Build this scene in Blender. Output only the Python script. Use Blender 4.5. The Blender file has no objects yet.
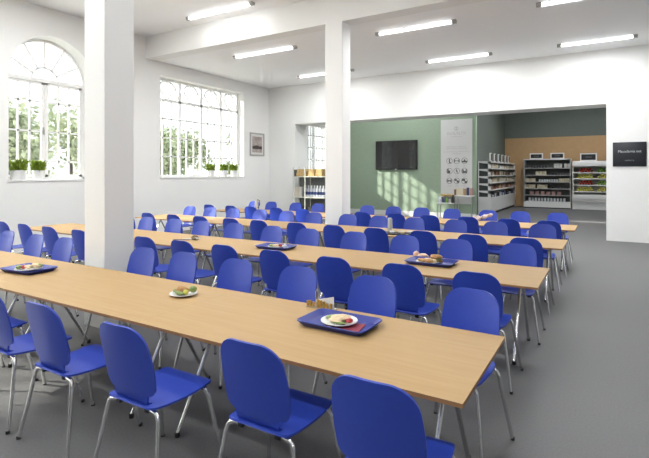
import bpy, bmesh, math, random
from mathutils import Vector, Matrix
random.seed(7)
PI = math.pi
S = bpy.context.scene
COL = S.collection

# ------------------------------------------------------------------ materials
def srgb(r, g, b):
    f = lambda c: (c / 255 / 12.92) if c / 255 <= .04045 else ((c / 255 + .055) / 1.055) ** 2.4
    return (f(r), f(g), f(b), 1)

def mat(name, col, rough=.5, metal=0, noise=0, scale=20, bump=0, bscale=200, emit=0, spec=.5, stretch=None, alt=None):
    m = bpy.data.materials.new(name); m.use_nodes = True
    nt = m.node_tree; p = nt.nodes['Principled BSDF']
    if len(col) == 3: col = (*col, 1)
    p.inputs['Base Color'].default_value = col
    p.inputs['Roughness'].default_value = rough
    p.inputs['Metallic'].default_value = metal
    p.inputs['Specular IOR Level'].default_value = spec
    tc = nt.nodes.new('ShaderNodeTexCoord'); src = tc.outputs['Object']
    if stretch:
        mp = nt.nodes.new('ShaderNodeMapping'); mp.inputs['Scale'].default_value = stretch
        nt.links.new(src, mp.inputs['Vector']); src = mp.outputs['Vector']
    if noise or alt:
        n = nt.nodes.new('ShaderNodeTexNoise'); n.inputs['Scale'].default_value = scale
        n.inputs['Detail'].default_value = 4
        nt.links.new(src, n.inputs['Vector'])
        r = nt.nodes.new('ShaderNodeValToRGB')
        lo = tuple(max(0, c * (1 - noise)) for c in col[:3]) + (1,)
        hi = tuple(min(1, c * (1 + noise)) for c in col[:3]) + (1,)
        if alt: lo = (*alt[:3], 1); hi = col
        r.color_ramp.elements[0].color = lo; r.color_ramp.elements[0].position = .3
        r.color_ramp.elements[1].color = hi; r.color_ramp.elements[1].position = .7
        nt.links.new(n.outputs['Fac'], r.inputs['Fac'])
        nt.links.new(r.outputs['Color'], p.inputs['Base Color'])
    if bump:
        n2 = nt.nodes.new('ShaderNodeTexNoise'); n2.inputs['Scale'].default_value = bscale
        nt.links.new(tc.outputs['Object'], n2.inputs['Vector'])
        b = nt.nodes.new('ShaderNodeBump'); b.inputs['Strength'].default_value = bump; b.inputs['Distance'].default_value = .01
        nt.links.new(n2.outputs['Fac'], b.inputs['Height']); nt.links.new(b.outputs['Normal'], p.inputs['Normal'])
    if emit:
        p.inputs['Emission Color'].default_value = (.96, .98, 1, 1); p.inputs['Emission Strength'].default_value = emit
    return m

def glass_mat(name='window_glass', tr=(.97, .98, .97, 1)):
    m = bpy.data.materials.new(name); m.use_nodes = True
    nt = m.node_tree; nt.nodes.clear()
    o = nt.nodes.new('ShaderNodeOutputMaterial'); mx = nt.nodes.new('ShaderNodeMixShader')
    t = nt.nodes.new('ShaderNodeBsdfTransparent'); g = nt.nodes.new('ShaderNodeBsdfGlossy')
    g.inputs['Roughness'].default_value = .02; t.inputs['Color'].default_value = tr
    mx.inputs['Fac'].default_value = .05
    nt.links.new(t.outputs[0], mx.inputs[1]); nt.links.new(g.outputs[0], mx.inputs[2]); nt.links.new(mx.outputs[0], o.inputs[0])
    return m

def blind_mat():
    m = bpy.data.materials.new('blind_fabric'); m.use_nodes = True
    nt = m.node_tree; nt.nodes.clear()
    o = nt.nodes.new('ShaderNodeOutputMaterial'); t = nt.nodes.new('ShaderNodeBsdfTranslucent'); t.inputs['Color'].default_value = (.85, .85, .84, 1)
    nt.links.new(t.outputs[0], o.inputs[0]); return m

M = dict(
    added_blind=blind_mat(),
    wall=mat('wall_paint', (.86, .86, .845), .75, noise=.015, scale=60, bump=.15, bscale=90),
    greywall=mat('greyed_right_wall', (.45, .45, .44), .8, noise=.015, scale=60),  # unseen right wall greyed to cut light on right-facing sides
    darkwall=mat('darkened_front_wall', (.22, .22, .22), .7, noise=.05, scale=6),  # unseen front wall darkened to cut bounce onto the chair backs
    ceil=mat('ceiling_paint', (.94, .94, .945), .85, noise=.01, scale=30),
    paving=mat('bounce_paving', (.72, .71, .69), .9, noise=.06, scale=2),  # outdoor ground made pale to bounce daylight up at the ceiling
    floor=mat('grey_vinyl_floor', (.135, .135, .135), .5, noise=.10, scale=70, bump=.05, bscale=300, spec=.35),
    shopfloor=mat('dark_grey_shop_floor', (.14, .14, .143), .5, noise=.08, scale=60, spec=.35),
    green=mat('sage_green_paint', (.30, .385, .285), .7, noise=.03, scale=10),
    dgreen=mat('grey_green_paint', (.15, .175, .155), .75, noise=.03, scale=8),
    orange=mat('ochre_panel', (.52, .33, .16), .6, noise=.04, scale=5),
    white=mat('white_lacquer', (.80, .80, .79), .35),
    frame=mat('white_window_frame', (.86, .86, .85), .4),
    glass=glass_mat(), dimmed=glass_mat('dimming_glass', (.62, .63, .625, 1)),  # pane tint added to dim the outdoors so glazing bars stay visible
    blue=mat('blue_plywood_shell', (.026, .060, .41), .42, noise=.03, scale=40, spec=.45),
    chrome=mat('brushed_chrome', (.74, .74, .75), .22, 1),
    black=mat('black_plastic', (.012, .012, .013), .45),
    beech=mat('beech_veneer', (.47, .315, .150), .5, alt=(.435, .28, .125), scale=2.2, stretch=(1.2, 22, 22), spec=.2),
    edge=mat('beech_edge_band', (.30, .155, .06), .5),
    tray=mat('dark_blue_tray', (.018, .032, .25), .35),
    china=mat('white_china', (.82, .82, .80), .2),
    lamp=mat('lit_diffuser', (.9, .9, .9), .5, emit=4.0),
    grey=mat('grey_metal', (.42, .42, .41), .4, .3),
    dark=mat('dark_interior_panel', (.05, .055, .055), .6),
    midgrey=mat('grey_shelf_back', (.16, .165, .16), .6),
    screen=mat('tv_screen', (.010, .010, .011), .04, spec=.6),
    sign=mat('black_sign_board', (.012, .014, .019), .45),
    ink=mat('white_ink', (.62, .63, .64), .6), inkdim=mat('grey_ink', (.28, .29, .30), .6), inkdark=mat('charcoal_ink', (.10, .10, .10), .7),
    inkpale=mat('pale_grey_ink', (.42, .42, .42), .7),
    poster=mat('poster_board', (.62, .62, .61), .55),
    leaf=mat('leaf_green', (.36, .47, .05), .5, alt=(.13, .22, .02), scale=30),
    treeleaf=mat('tree_leaf', (.50, .55, .38), .6, alt=(.30, .36, .22), scale=3),
    bark=mat('bark', (.10, .07, .05), .9, noise=.3, scale=10),
    grass=mat('lawn', (.16, .22, .09), .9, noise=.3, scale=3),
    bread=mat('bread_crust', (.52, .31, .11), .7, alt=(.30, .14, .05), scale=35),
    dough=mat('pale_bread', (.70, .55, .34), .8, noise=.15, scale=40),
    salad=mat('salad_green', (.15, .24, .05), .5, alt=(.30, .36, .13), scale=40),
    red=mat('red_food', (.42, .03, .03), .4, noise=.3, scale=40),
    yellow=mat('yellow_green_fruit', (.55, .52, .10), .45, noise=.15, scale=20),
    lime=mat('green_fruit', (.20, .38, .07), .45, noise=.15, scale=20),
    redfruit=mat('red_fruit', (.34, .035, .02), .4, noise=.25, scale=20),
    apple=mat('pink_apple', (.70, .42, .33), .4, alt=(.72, .58, .42), scale=12),
    napkin=mat('dark_red_napkin', (.25, .035, .06), .8), paper=mat('white_paper', (.80, .80, .78), .7),
    steel=mat('steel', (.55, .55, .54), .3, 1), brass=mat('golden_wrapper', (.55, .36, .10), .35, .3, alt=(.30, .17, .03), scale=60),
    gold=mat('golden_card', (.60, .44, .20), .6, alt=(.42, .27, .10), scale=14),
    cream=mat('cream_carton', (.60, .53, .40), .6), tan=mat('tan_carton', (.42, .28, .15), .6), pale=mat('pale_carton', (.55, .55, .52), .6),
    navy=mat('navy_label', (.04, .06, .18), .5), brown=mat('brown_carton', (.22, .12, .07), .6), pink=mat('dusty_pink_carton', (.45, .28, .26), .6),
    bottle=mat('pale_plastic_bottle', (.60, .62, .66), .3), darkpack=mat('dark_pack', (.05, .05, .055), .5),
    darksteel=mat('dark_bronze_wire', (.16, .14, .09), .4, .6),
    post=mat('cream_rack_metal', (.66, .66, .58), .5),
    photo_sky=mat('faded_brown_print', (.48, .42, .40), .6, alt=(.30, .25, .23), scale=7), photo_dark=mat('dark_brown_print', (.06, .045, .04), .6, noise=.5, scale=20),
    mat_board=mat('passepartout', (.70, .69, .66), .8), flower=mat('pale_flower', (.72, .66, .62), .7, alt=(.45, .30, .28), scale=60),
)

# ------------------------------------------------------------------ mesh helpers
def box(bm, x0, y0, z0, x1, y1, z1, mi=0):
    vs = [bm.verts.new((x, y, z)) for z in (z0, z1) for y in (y0, y1) for x in (x0, x1)]
    for f in ((0, 2, 3, 1), (4, 5, 7, 6), (0, 1, 5, 4), (2, 6, 7, 3), (0, 4, 6, 2), (1, 3, 7, 5)):
        fc = bm.faces.new([vs[i] for i in f]); fc.material_index = mi
    return vs

def B(*a, bevel=0):
    bm = bmesh.new(); box(bm, *a)
    if bevel: bmesh.ops.bevel(bm, geom=bm.edges[:], offset=bevel, segments=2, affect='EDGES', profile=.5)
    return bm

def tube(bm, pts, r, n=8, cap=True, r2=None):
    pts = [Vector(p) for p in pts]; rings = []
    up = Vector((0, 0, 1)) if abs((pts[1] - pts[0]).normalized().z) < .95 else Vector((1, 0, 0))
    prev = None
    for i, p in enumerate(pts):
        d = (pts[min(i + 1, len(pts) - 1)] - pts[max(i - 1, 0)]).normalized()
        a = d.cross(up if prev is None else prev); 
        a = a.normalized() if prev is None else (prev - d * prev.dot(d)).normalized()
        prev = a; b = d.cross(a)
        rr = r if r2 is None else r + (r2 - r) * i / (len(pts) - 1)
        rings.append([bm.verts.new(p + (a * math.cos(t) + b * math.sin(t)) * rr) for t in (2 * PI * k / n for k in range(n))])
    for A, C in zip(rings, rings[1:]):
        for k in range(n): bm.faces.new((A[k], A[(k + 1) % n], C[(k + 1) % n], C[k]))
    if cap: bm.faces.new(rings[0][::-1]); bm.faces.new(rings[-1])

def lathe(bm, prof, n=16, c=(0, 0, 0), sx=1, sy=1):
    rings = []
    for r, z in prof:
        if r < 1e-5: rings.append([bm.verts.new((c[0], c[1], c[2] + z))])
        else: rings.append([bm.verts.new((c[0] + r * sx * math.cos(2 * PI * k / n), c[1] + r * sy * math.sin(2 * PI * k / n), c[2] + z)) for k in range(n)])
    for A, C in zip(rings, rings[1:]):
        for k in range(n):
            a, b, c2, d = A[k % len(A)], A[(k + 1) % len(A)], C[(k + 1) % len(C)], C[k % len(C)]
            vs = []
            for v in (a, b, c2, d):
                if v not in vs: vs.append(v)
            if len(vs) >= 3:
                try: bm.faces.new(vs)
                except ValueError: pass

def blob(bm, c, rx, ry, rz, jit=.12, sub=2, rnd=random):
    r = bmesh.ops.create_icosphere(bm, subdivisions=sub, radius=1)
    for v in r['verts']:
        k = 1 + rnd.uniform(-jit, jit)
        v.co = Vector((c[0] + v.co.x * rx * k, c[1] + v.co.y * ry * k, c[2] + v.co.z * rz * k))

def prism(bm, poly, x0, x1, axis='x'):
    f = {'x': lambda a, b, t: (t, a, b), 'y': lambda a, b, t: (a, t, b), 'z': lambda a, b, t: (a, b, t)}[axis]
    A = [bm.verts.new(f(a, b, x0)) for a, b in poly]; C = [bm.verts.new(f(a, b, x1)) for a, b in poly]
    n = len(poly)
    for i in range(n): bm.faces.new((A[i], A[(i + 1) % n], C[(i + 1) % n], C[i]))
    bm.faces.new(A[::-1]); bm.faces.new(C)

def mesh(name, bm, m, smooth=35):
    bmesh.ops.recalc_face_normals(bm, faces=bm.faces[:])
    me = bpy.data.meshes.new(name); bm.to_mesh(me); bm.free()
    for mm in (m if isinstance(m, (list, tuple)) else [m]): me.materials.append(mm)
    if smooth:
        me.shade_smooth(); me.set_sharp_from_angle(angle=math.radians(smooth))
    return me

def obj(name, bm, m, parent=None, smooth=35, loc=None, kind=None):
    o = bpy.data.objects.new(name, mesh(name, bm, m, smooth)); COL.objects.link(o)
    if parent: o.parent = parent
    if loc: o.location = loc
    if kind: o['kind'] = kind
    return o

def tag(o, label, cat, group=None):
    o['label'] = label; o['category'] = cat
    if group: o['group'] = group
    return o

def thing(name, label, cat, loc=(0, 0, 0), rz=0, group=None):
    o = bpy.data.objects.new(name, None); COL.objects.link(o); o.empty_display_size = .1
    o.location = loc; o.rotation_euler = (0, 0, rz)
    return tag(o, label, cat, group)

def struct(name, bm, m, parent=None, smooth=0):
    return obj(name, bm, m, parent, smooth, kind='structure')

def copy_tree(o, parent=None):
    c = o.copy(); COL.objects.link(c)
    if parent: c.parent = parent
    for ch in list(o.children): copy_tree(ch, c)
    return c

def cut(o, cutters):
    for c in cutters:
        md = o.modifiers.new('cut', 'BOOLEAN'); md.operation = 'DIFFERENCE'; md.object = c; md.solver = 'EXACT'
    dg = bpy.context.evaluated_depsgraph_get(); dg.update()
    me = bpy.data.meshes.new_from_object(o.evaluated_get(dg))
    o.modifiers.clear(); o.data = me
    for c in cutters: bpy.data.objects.remove(c)

ORD = ['rightmost', 'second from the right', 'third from the right', 'fourth from the right', 'fifth from the right', 'sixth from the right',
       'seventh from the right', 'eighth from the right', 'ninth from the right', 'tenth from the right', 'eleventh from the right', 'twelfth from the right']

# ------------------------------------------------------------------ room shell
XL, YB, H1, H2 = -10.46, 13.4426, 5.258, 4.695
BY0, BY1 = 8.2, 8.545           # dropped beam
XR, YF = 7.0, -7.0              # right wall, open front
TH = .76                        # thickness of the back wall
XJ, XO, ZO = -9.301, -.034, 3.352
YG, XC = 17.2, -4.042           # green wall of the shop and its free end
YE = 25.2

struct('floor', B(XL - .5, YF, -.12, XR + .3, YB, 0), M['floor'])
struct('floor_shop', B(-10.5, YB, -.12, 3, YE + .3, 0), M['shopfloor'])
struct('ceiling', B(XL - .5, YF, H1, XR + .3, BY0, H1 + .2), M['ceil'])
struct('ceiling_rear', B(XL - .5, BY1 - .03, H2, XR + .3, YB + TH, H2 + .2), M['ceil'])
struct('trim_beam', B(XL, BY0, H2 - .012, XR, BY1, H1), M['wall'])

bm = bmesh.new()
box(bm, XL - .5, YB, 0, XJ, YB + TH, H2)
box(bm, XJ, YB, ZO, XO, YB + TH, H2)
box(bm, XO, YB, 0, XR, YB + TH, H2)
struct('wall_back', bm, M['wall'])
RW = [(9.4, 12.7)]          # unseen windows added in the right wall to send light up to the ceiling
bm = bmesh.new(); ys = [YF] + [v for p in RW for v in p] + [YB]
for a, b in zip(ys[::2], ys[1::2]): box(bm, XR, a, 0, XR + .3, b, H1)
for a, b in RW: box(bm, XR, a, 0, XR + .3, b, .15); box(bm, XR, a, 3.0, XR + .3, b, H1)
struct('wall_right', bm, M['greywall'])
struct('wall_front', B(XL - .5, YF - .3, 0, XR + .3, YF, H1), M['darkwall'])

def arch_poly(y0, y1, z0, zs, n=24):
    r = (y1 - y0) / 2; c = (y0 + y1) / 2
    return [(y0, z0), (y1, z0)] + [(c + r * math.cos(t), zs + r * math.sin(t)) for t in (PI * k / n for k in range(n + 1))]

AW = [(4.88, 6.74), (-2.70, -.84)]                 # arched windows
AZ0, AZS = 1.513, 3.72
WW = (8.677, 12.115, 1.542, 4.33)                   # wide window
WB = [(.4, 4.2, .9, 4.5), (-6.6, -3.2, .9, 4.5)]    # two unseen wide windows for front-left light; blinds added to diffuse sun
wl = obj('wall_left', B(XL - .5, YF, 0, XL, YB + TH, H1), M['wall'], smooth=0, kind='structure')
cs = []
for a, b in AW:
    bm = bmesh.new(); prism(bm, arch_poly(a, b, AZ0, AZS), XL - 1, XL + .5); cs.append(obj('cutter', bm, M['wall']))
cs.append(obj('cutter', B(XL - 1, WW[0], WW[2], XL + .5, WW[1], WW[3]), M['wall']))
for q in WB: cs.append(obj('cutter', B(XL - 1, q[0], q[2], XL + .5, q[1], q[3]), M['wall']))
cut(wl, cs)

# shop shell
XS = -4.5
shopl = obj('wall_shop_left', B(XJ - .3, YB + TH, 0, XJ, YG + .3, 5.2), M['wall'], smooth=0, kind='structure')
SW = (YB + TH + .05, 16.52, 1.70, 3.46)
cut(shopl, [obj('cutter', B(XJ - 1, SW[0], SW[2], XJ + .5, SW[1], SW[3]), M['wall'])])
bm = bmesh.new(); box(bm, XJ, YG, 0, XC, YG + .14, 5.2); struct('wall_green', bm, M['green'])
struct('baseboard_green', B(XJ, YG - .02, 0, XC, YG, .19), M['white'])
struct('wall_shop_side', B(XS - .2, YG + .14, 0, XS, YE, 5.2), M['dgreen'])
struct('wall_shop_end', B(XS - .2, YE, 0, 3, YE + .2, 5.2), M['dgreen'])
struct('wall_shop_right', B(2.6, YB + TH, 0, 2.9, YE, 5.2), M['dgreen'])
struct('ceiling_shop', B(XJ - .3, YB + TH, 5.2, 3, YE + .3, 5.4), M['ceil'])
struct('trim_ochre_panel', B(XS + .02, YE - .04, .0, 2.6, YE, 3.40), M['orange'])

def column(name, x0, y0, x1, y1, z):
    bm = B(x0, y0, 0, x1, y1, z)
    es = [e for e in bm.edges if abs(e.verts[0].co.z - e.verts[1].co.z) > 1]
    bmesh.ops.bevel(bm, geom=es, offset=.008, segments=2, affect='EDGES', profile=.5)
    return struct(name, bm, M['wall'])
column('trim_front_column', -4.91, 3.05, -4.55, 3.41, H1)
column('trim_rear_column', -4.93, BY0 + .001, -4.53, BY1, H2)

# ------------------------------------------------------------------ windows (in planes of constant x)
def bar(bm, x, y0, z0, y1, z1, w, d):
    """flat glazing bar from (y0,z0) to (y1,z1) in the plane x"""
    a = Vector((0, y0, z0)); b = Vector((0, y1, z1)); t = (b - a).normalized(); n = Vector((0, -t.z, t.y)) * (w / 2)
    q = [a + n, b + n, b - n, a - n]
    prism(bm, [(v.y, v.z) for v in q], x - d / 2, x + d / 2)

def arcbar(bm, x, cy, cz, r, t0, t1, w, d, n=20):
    o = [(cy + (r + w / 2) * math.cos(t0 + (t1 - t0) * k / n), cz + (r + w / 2) * math.sin(t0 + (t1 - t0) * k / n)) for k in range(n + 1)]
    i = [(cy + (r - w / 2) * math.cos(t0 + (t1 - t0) * k / n), cz + (r - w / 2) * math.sin(t0 + (t1 - t0) * k / n)) for k in range(n + 1)]
    for k in range(n): prism(bm, [o[k], o[k + 1], i[k + 1], i[k]], x - d / 2, x + d / 2)

def arched_window(name, y0, y1):
    x = XL - .42; c = (y0 + y1) / 2; r = (y1 - y0) / 2
    root = bpy.data.objects.new(name, None); COL.objects.link(root); root['kind'] = 'structure'
    f = bmesh.new()
    for y in (y0 + .03, y1 - .03): bar(f, x, y, AZ0, y, AZS, .06, .09)
    bar(f, x, y0, AZ0 + .02, y1, AZ0 + .02, .04, .09)
    bar(f, x, y0, AZS, y1, AZS, .075, .10)
    arcbar(f, x, c, AZS, r - .03, 0, PI, .06, .09)
    struct('window_frame', f, M['frame'], root)
    fan = bmesh.new()
    arcbar(fan, x, c, AZS, .30, 0, PI, .036, .04)
    for k in range(1, 6):
        t = PI * k / 6; bar(fan, x, c + .30 * math.cos(t), AZS + .30 * math.sin(t), c + (r - .05) * math.cos(t), AZS + (r - .05) * math.sin(t), .036, .04)
    struct('fanlight', fan, M['frame'], root)
    for a, b in ((y0 + .06, c - .005), (c + .005, y1 - .06)):
        cm = bmesh.new(); zb, zt = AZ0 + .05, AZS - .045
        for y in (a + .035, b - .035): bar(cm, x, y, zb, y, zt, .065, .06)
        for z in (zb + .03, zt - .02): bar(cm, x, a, z, b, z, .055 if z < 2 else .04, .06)
        for k in (1, 2): yy = a + .07 + (b - a - .14) * k / 3; bar(cm, x, yy, zb, yy, zt, .036, .035)
        for z in (1.914, 2.585, 3.246): bar(cm, x, a, z, b, z, .034, .035)
        struct('casement', cm, M['frame'], root)
    h = bmesh.new(); box(h, x + .03, c - .05, 2.52, x + .05, c - .02, 2.68); tube(h, [(x + .05, c - .035, 2.62), (x + .08, c - .035, 2.62), (x + .08, c - .035, 2.50)], .009)
    struct('window_handle', h, M['grey'], root, 35)
    g = bmesh.new(); prism(g, arch_poly(y0 + .02, y1 - .02, AZ0 + .01, AZS), x - .004, x + .004)
    struct('pane', g, M['dimmed'], root)
for i, (a, b) in enumerate(AW): arched_window('window_1' if i == 0 else 'window_4', a, b)

def wide_window(name, x, y0, y1, z0, z1, bays, zt, rows, fan=True, glass='dimmed'):
    root = bpy.data.objects.new(name, None); COL.objects.link(root); root['kind'] = 'structure'
    f = bmesh.new()
    for y in bays: bar(f, x, y, z0, y, z1, .07, .08)
    bar(f, x, y0, z0 + .03, y1, z0 + .03, .06, .09); bar(f, x, y0, z1 - .03, y1, z1 - .03, .06, .09)
    if fan: bar(f, x, y0, zt, y1, zt, .06, .08)
    struct('window_frame', f, M['frame'], root)
    for a, b in zip(bays, bays[1:]):
        cm = bmesh.new()
        for k in (1, 2): yy = a + (b - a) * k / 3; bar(cm, x, yy, z0, yy, zt, .034, .035)
        for z in rows: bar(cm, x, a, z, b, z, .034, .035)
        struct('glazing_bars', cm, M['frame'], root)
        if fan:
            fm = bmesh.new(); c = (a + b) / 2; r = (b - a) / 2 - .03; hh = z1 - zt - .06
            pts = [(c + r * math.cos(PI * k / 20), zt + hh * math.sin(PI * k / 20)) for k in range(21)]
            for p, q in zip(pts, pts[1:]): bar(fm, x, *p, *q, .034, .035)
            bar(fm, x, c, zt, c, z1 - .05, .030, .03)
            for s in (-1, 1): bar(fm, x, c, zt, c + s * r * .72, zt + hh * .70, .030, .03)
            struct('arched_tracery', fm, M['frame'], root)
    struct('pane', B(x - .004, y0 + .01, z0 + .01, x + .004, y1 - .01, z1 - .01), M[glass], root)
wide_window('window_2', XL - .31, WW[0], WW[1], WW[2], WW[3], [8.70, 9.60, 10.45, 11.30, 12.09], 3.72, [2.13, 2.66, 3.20])
wide_window('window_3', XJ - .12, SW[0], SW[1], SW[2], SW[3], [SW[0] + .03, 14.82, 15.38, 15.95, SW[1] - .03], SW[3], [2.15, 2.6, 3.05], fan=False)
for i, q in enumerate(WB):
    wide_window(f'window_{7 + i}', XL - .31, *q, [q[0] + .03 + (q[1] - q[0] - .06) * k / 4 for k in range(5)], q[3], [1.8, 2.7, 3.6], fan=False, glass='glass')
    struct('added_blind', B(XL - .06, q[0] + .01, q[2] + .02, XL - .056, q[1] - .01, q[3]), M['added_blind'], bpy.data.objects[f'window_{7 + i}'])  # blind added out of view to spread the sun into soft light
struct('trim_window_sill', B(XL - .01, WW[0] - .02, WW[2] - .035, XL + .02, WW[1] + .02, WW[2]), M['white'])
struct('trim_arched_sill', B(XL - .01, AW[0][0] - .02, AZ0 - .035, XL + .02, AW[0][1] + .02, AZ0), M['white'])

# ------------------------------------------------------------------ ceiling lights
def ceiling_light(x0, x1, y, z, label, watt=40):
    c = thing('ceiling_light', label, 'ceiling light', ((x0 + x1) / 2, y, z), 0, 'tube lights on the ceiling')
    L = (x1 - x0) / 2
    obj('housing', B(-L + .04, -.046, -.016, L - .04, .046, -.002, bevel=.004), M['grey'], c)
    bm = bmesh.new(); prism(bm, [(-.042, -.016), (-.040, -.050), (-.025, -.062), (.025, -.062), (.040, -.050), (.042, -.016)], -L + .09, L - .09)
    obj('diffuser', bm, M['lamp'], c)
    for s in (-1, 1):
        bm = bmesh.new(); a, b = sorted((s * L, s * (L - .09)))
        prism(bm, [(-.050, -.003), (-.050, -.045), (-.042, -.060), (-.025, -.070), (.025, -.070), (.042, -.060), (.050, -.045), (.050, -.003)], a, b)
        obj('end_cap', bm, M['grey'], c)
    li = bpy.data.lights.new('tube', 'AREA'); li.shape = 'RECTANGLE'; li.size = 2 * L - .2; li.size_y = .05; li.energy = watt; li.color = (.97, .985, 1)
    lo = bpy.data.objects.new('tube', li); COL.objects.link(lo); lo.parent = c; lo.location = (0, 0, -.0635)
ceiling_light(-8.35, -6.38, 7.69, H1, 'lit tube light on the higher ceiling in front of the beam', 4)
for (a, b, y, l) in ((-8.33, -6.37, 9.26, 'lit tube light just behind the beam, nearest the left wall'),
                     (-8.32, -6.36, 12.19, 'short lit tube light by the back wall, partly behind the rear column'),
                     (-4.31, -2.57, 9.32, 'lit tube light directly right of the rear column, just behind the beam'),
                     (-4.22, -2.50, 12.33, 'lit tube light near the back wall, above the wall television'),
                     (-1.03, .56, 12.38, 'lit tube light near the back wall, above the black sign'),
                     (-1.10, .65, 9.19, 'lit tube light cut off by the top edge, right of the beam')):
    ceiling_light(a, b, y, H2, l, (24 if a < -8 else (24 if a < -4 else 85)) if y < 10 else (34 if -5 < a < -2 else 26))
for y, xs in ((-2.8, (-7.4, -4.2, -1.0, 2.2, 5.4)), (-.2, (-7.4, -4.2, -1.0, 2.2)), (2.4, (-7.4, -5.3, -2.6, -.5)), (5.0, (-8.0, -5.8, -3.4))):  # extra tubes out of view, added as fill for the hall
    for x in xs:
        ceiling_light(x - .95, x + .95, y, H1, 'added unseen tube light on the front ceiling above or behind the camera', 24 if y < -1 else (26 if y < 1 else (13 if y < 3 else (34 if x < -5 else 10))))

for (x, y) in ((-6.5, 15.6), (-2.0, 17.5), (-2.2, 21.5), (-.3, 22.4)):  # shop tubes added for fill; the last also meets the end wall's glow
    ceiling_light(x - .95, x + .95, y, 5.2, 'unseen fill tube light on the shop ceiling, hidden above the wide opening', 75 if y == 17.5 else 26)
# ------------------------------------------------------------------ chairs
def shell(rows, k=0.0, n=14, th=.011):
    """rows = (y, z, halfwidth, curl) along the shell's centre line"""
    bm = bmesh.new(); grid = []
    for (y, z, w, c) in rows:
        grid.append([bm.verts.new((u * w, y + c * (u * w) ** 2, z)) for u in (-1 + 2 * i / n for i in range(n + 1))])
    for a, b in zip(grid, grid[1:]):
        for i in range(n): bm.faces.new((a[i], a[i + 1], b[i + 1], b[i]))
    bmesh.ops.recalc_face_normals(bm, faces=bm.faces[:])
    bmesh.ops.solidify(bm, geom=bm.faces[:], thickness=th)
    return bm

ZT = .888
def back_bm():
    rows = [(-.150, .470, .120, 0), (-.166, .474, .120, 0), (-.177, .484, .122, .1), (-.182, .502, .127, .3)]
    R = .055
    def py(z): return -.186 - (z - .50) * .225
    for i in range(7):
        t = i / 6; z = .518 + R * t; w = .183 - R * (1 - math.sqrt(max(0, 1 - (1 - t) ** 2)))
        rows.append((py(z), z, w, .75))
    for z in (.61, .65, .70, .74): rows.append((py(z), z, .183 + .007 * math.sin((z - .56) / .22 * PI), .8))
    R = .115
    for i in range(1, 10):
        a = PI / 2 * i / 9; z = ZT - R + R * math.sin(a); w = .183 - R * (1 - math.cos(a))
        rows.append((py(z), z, w, .8))
    bm = shell(rows)
    return bm
def seat_bm():
    rows = [(-.200, .473, .150, 0), (-.196, .4715, .162, 0), (-.186, .470, .172, 0), (-.165, .467, .179, 0), (-.12, .463, .186, 0), (-.06, .459, .190, 0),
            (0, .457, .193, 0), (.08, .457, .195, 0), (.14, .461, .194, 0), (.185, .464, .190, 0), (.210, .463, .183, 0), (.222, .460, .168, 0)]
    return shell(rows)
def leg_bm(sx, sy):
    bm = bmesh.new()
    yb = .170 if sy < 0 else .165
    tube(bm, [(sx * .10, sy * (yb - .01), .440), (sx * .15, sy * yb, .440), (sx * .172, sy * yb, .437), (sx * .187, sy * (yb + .003), .426),
              (sx * .197, sy * (yb + .008), .398), (sx * .227, sy * (yb + .245) / 2, .205), (sx * .257, sy * .245, .010)], .0115, 10)
    return bm
def cap_bm(sx, sy):
    bm = bmesh.new(); lathe(bm, [(0, 0), (.0128, 0), (.0128, .016), (.0117, .019)], 8, (sx * .258, sy * .246, 0)); return bm

def make_chair(detail=True):
    t = thing('chair', 'x', 'chair', (0, 0, 0), 0, 'blue shell chairs at the canteen tables')
    obj('seat', seat_bm(), M['blue'], t, 50); obj('backrest', back_bm(), M['blue'], t, 50)
    for sy in (-1, 1):
        for sx in (-1, 1):
            l = obj('leg', leg_bm(sx, sy), M['chrome'], t, 50)
            if detail: obj('foot_cap', cap_bm(sx, sy), M['black'], l)
        bm = bmesh.new(); y = sy * (.160 if sy < 0 else .155); tube(bm, [(-.105, y, .440), (.105, y, .440)], .0105, 8)
        obj('crossbar', bm, M['chrome'], t, 50)
        if detail:
            for sx in (-1, 1):
                x = sx * (.110 if sy < 0 else .160); yy = sy * (.165 if sy < 0 else .166)
                obj('clamp', B(x - .016, yy - .016, .426, x + .016, yy + .016, .458, bevel=.004), M['black'], t)
    return t
proto, proto_far = make_chair(True), make_chair(False)
used = {}
def place_chair(x, y, rz, label, far=False):
    p = proto_far if far else proto
    if p.name in used: o = copy_tree(p)
    else: o = p; used[p.name] = 1
    o.location = (x, y, 0); o.rotation_euler = (0, 0, rz); o['label'] = label
    return o

K = 1.10
ROWN = ['frontmost', 'second', 'third', 'rearmost']
rows = [
    ('n', 0, 1.77, [-.755, -1.41, -2.13, -2.875, -3.51, -4.15], {0: 1.835, 1: 1.92, 2: 1.75}),
    ('f', 0, 2.915, [v * 1.08 for v in (-.69, -1.37, -2.0, -2.6, -3.23, -3.75, -5.09, -5.63, -6.30)], {}),
    ('n', 1, 3.985, [v * K - .03 for v in (-.77, -1.33, -1.94, -2.57, -3.18, -3.76, -4.35, -5.55, -6.22, -6.84, -7.46)], {}),
    ('f', 1, 5.175, [v * 1.09 for v in (-.76, -1.37, -1.95, -2.59, -3.23, -3.80, -4.46, -5.10, -5.68, -6.31)], {}),
    ('n', 2, 6.255, [v * K for v in (-.76, -1.33, -1.92, -2.54, -3.15, -3.76, -4.43, -4.99, -5.64, -6.27, -6.92, -7.5)], {}),
    ('f', 2, 7.475, [v * K for v in (-.76, -1.38, -1.95, -2.59, -3.19, -3.76, -4.44, -5.03, -5.66, -6.32, -6.94, -7.53)], {}),
    ('n', 3, 8.605, [v * K for v in (-.75, -1.31, -1.92, -2.55, -3.14, -3.79, -5.08, -5.72, -6.38, -6.92, -7.57)], {}),
    ('f', 3, 9.805, [v * K for v in (-.75, -1.36, -1.93, -2.60, -3.22, -3.82, -4.43, -5.67, -6.30, -7.01, -7.56)], {}),
]
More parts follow.
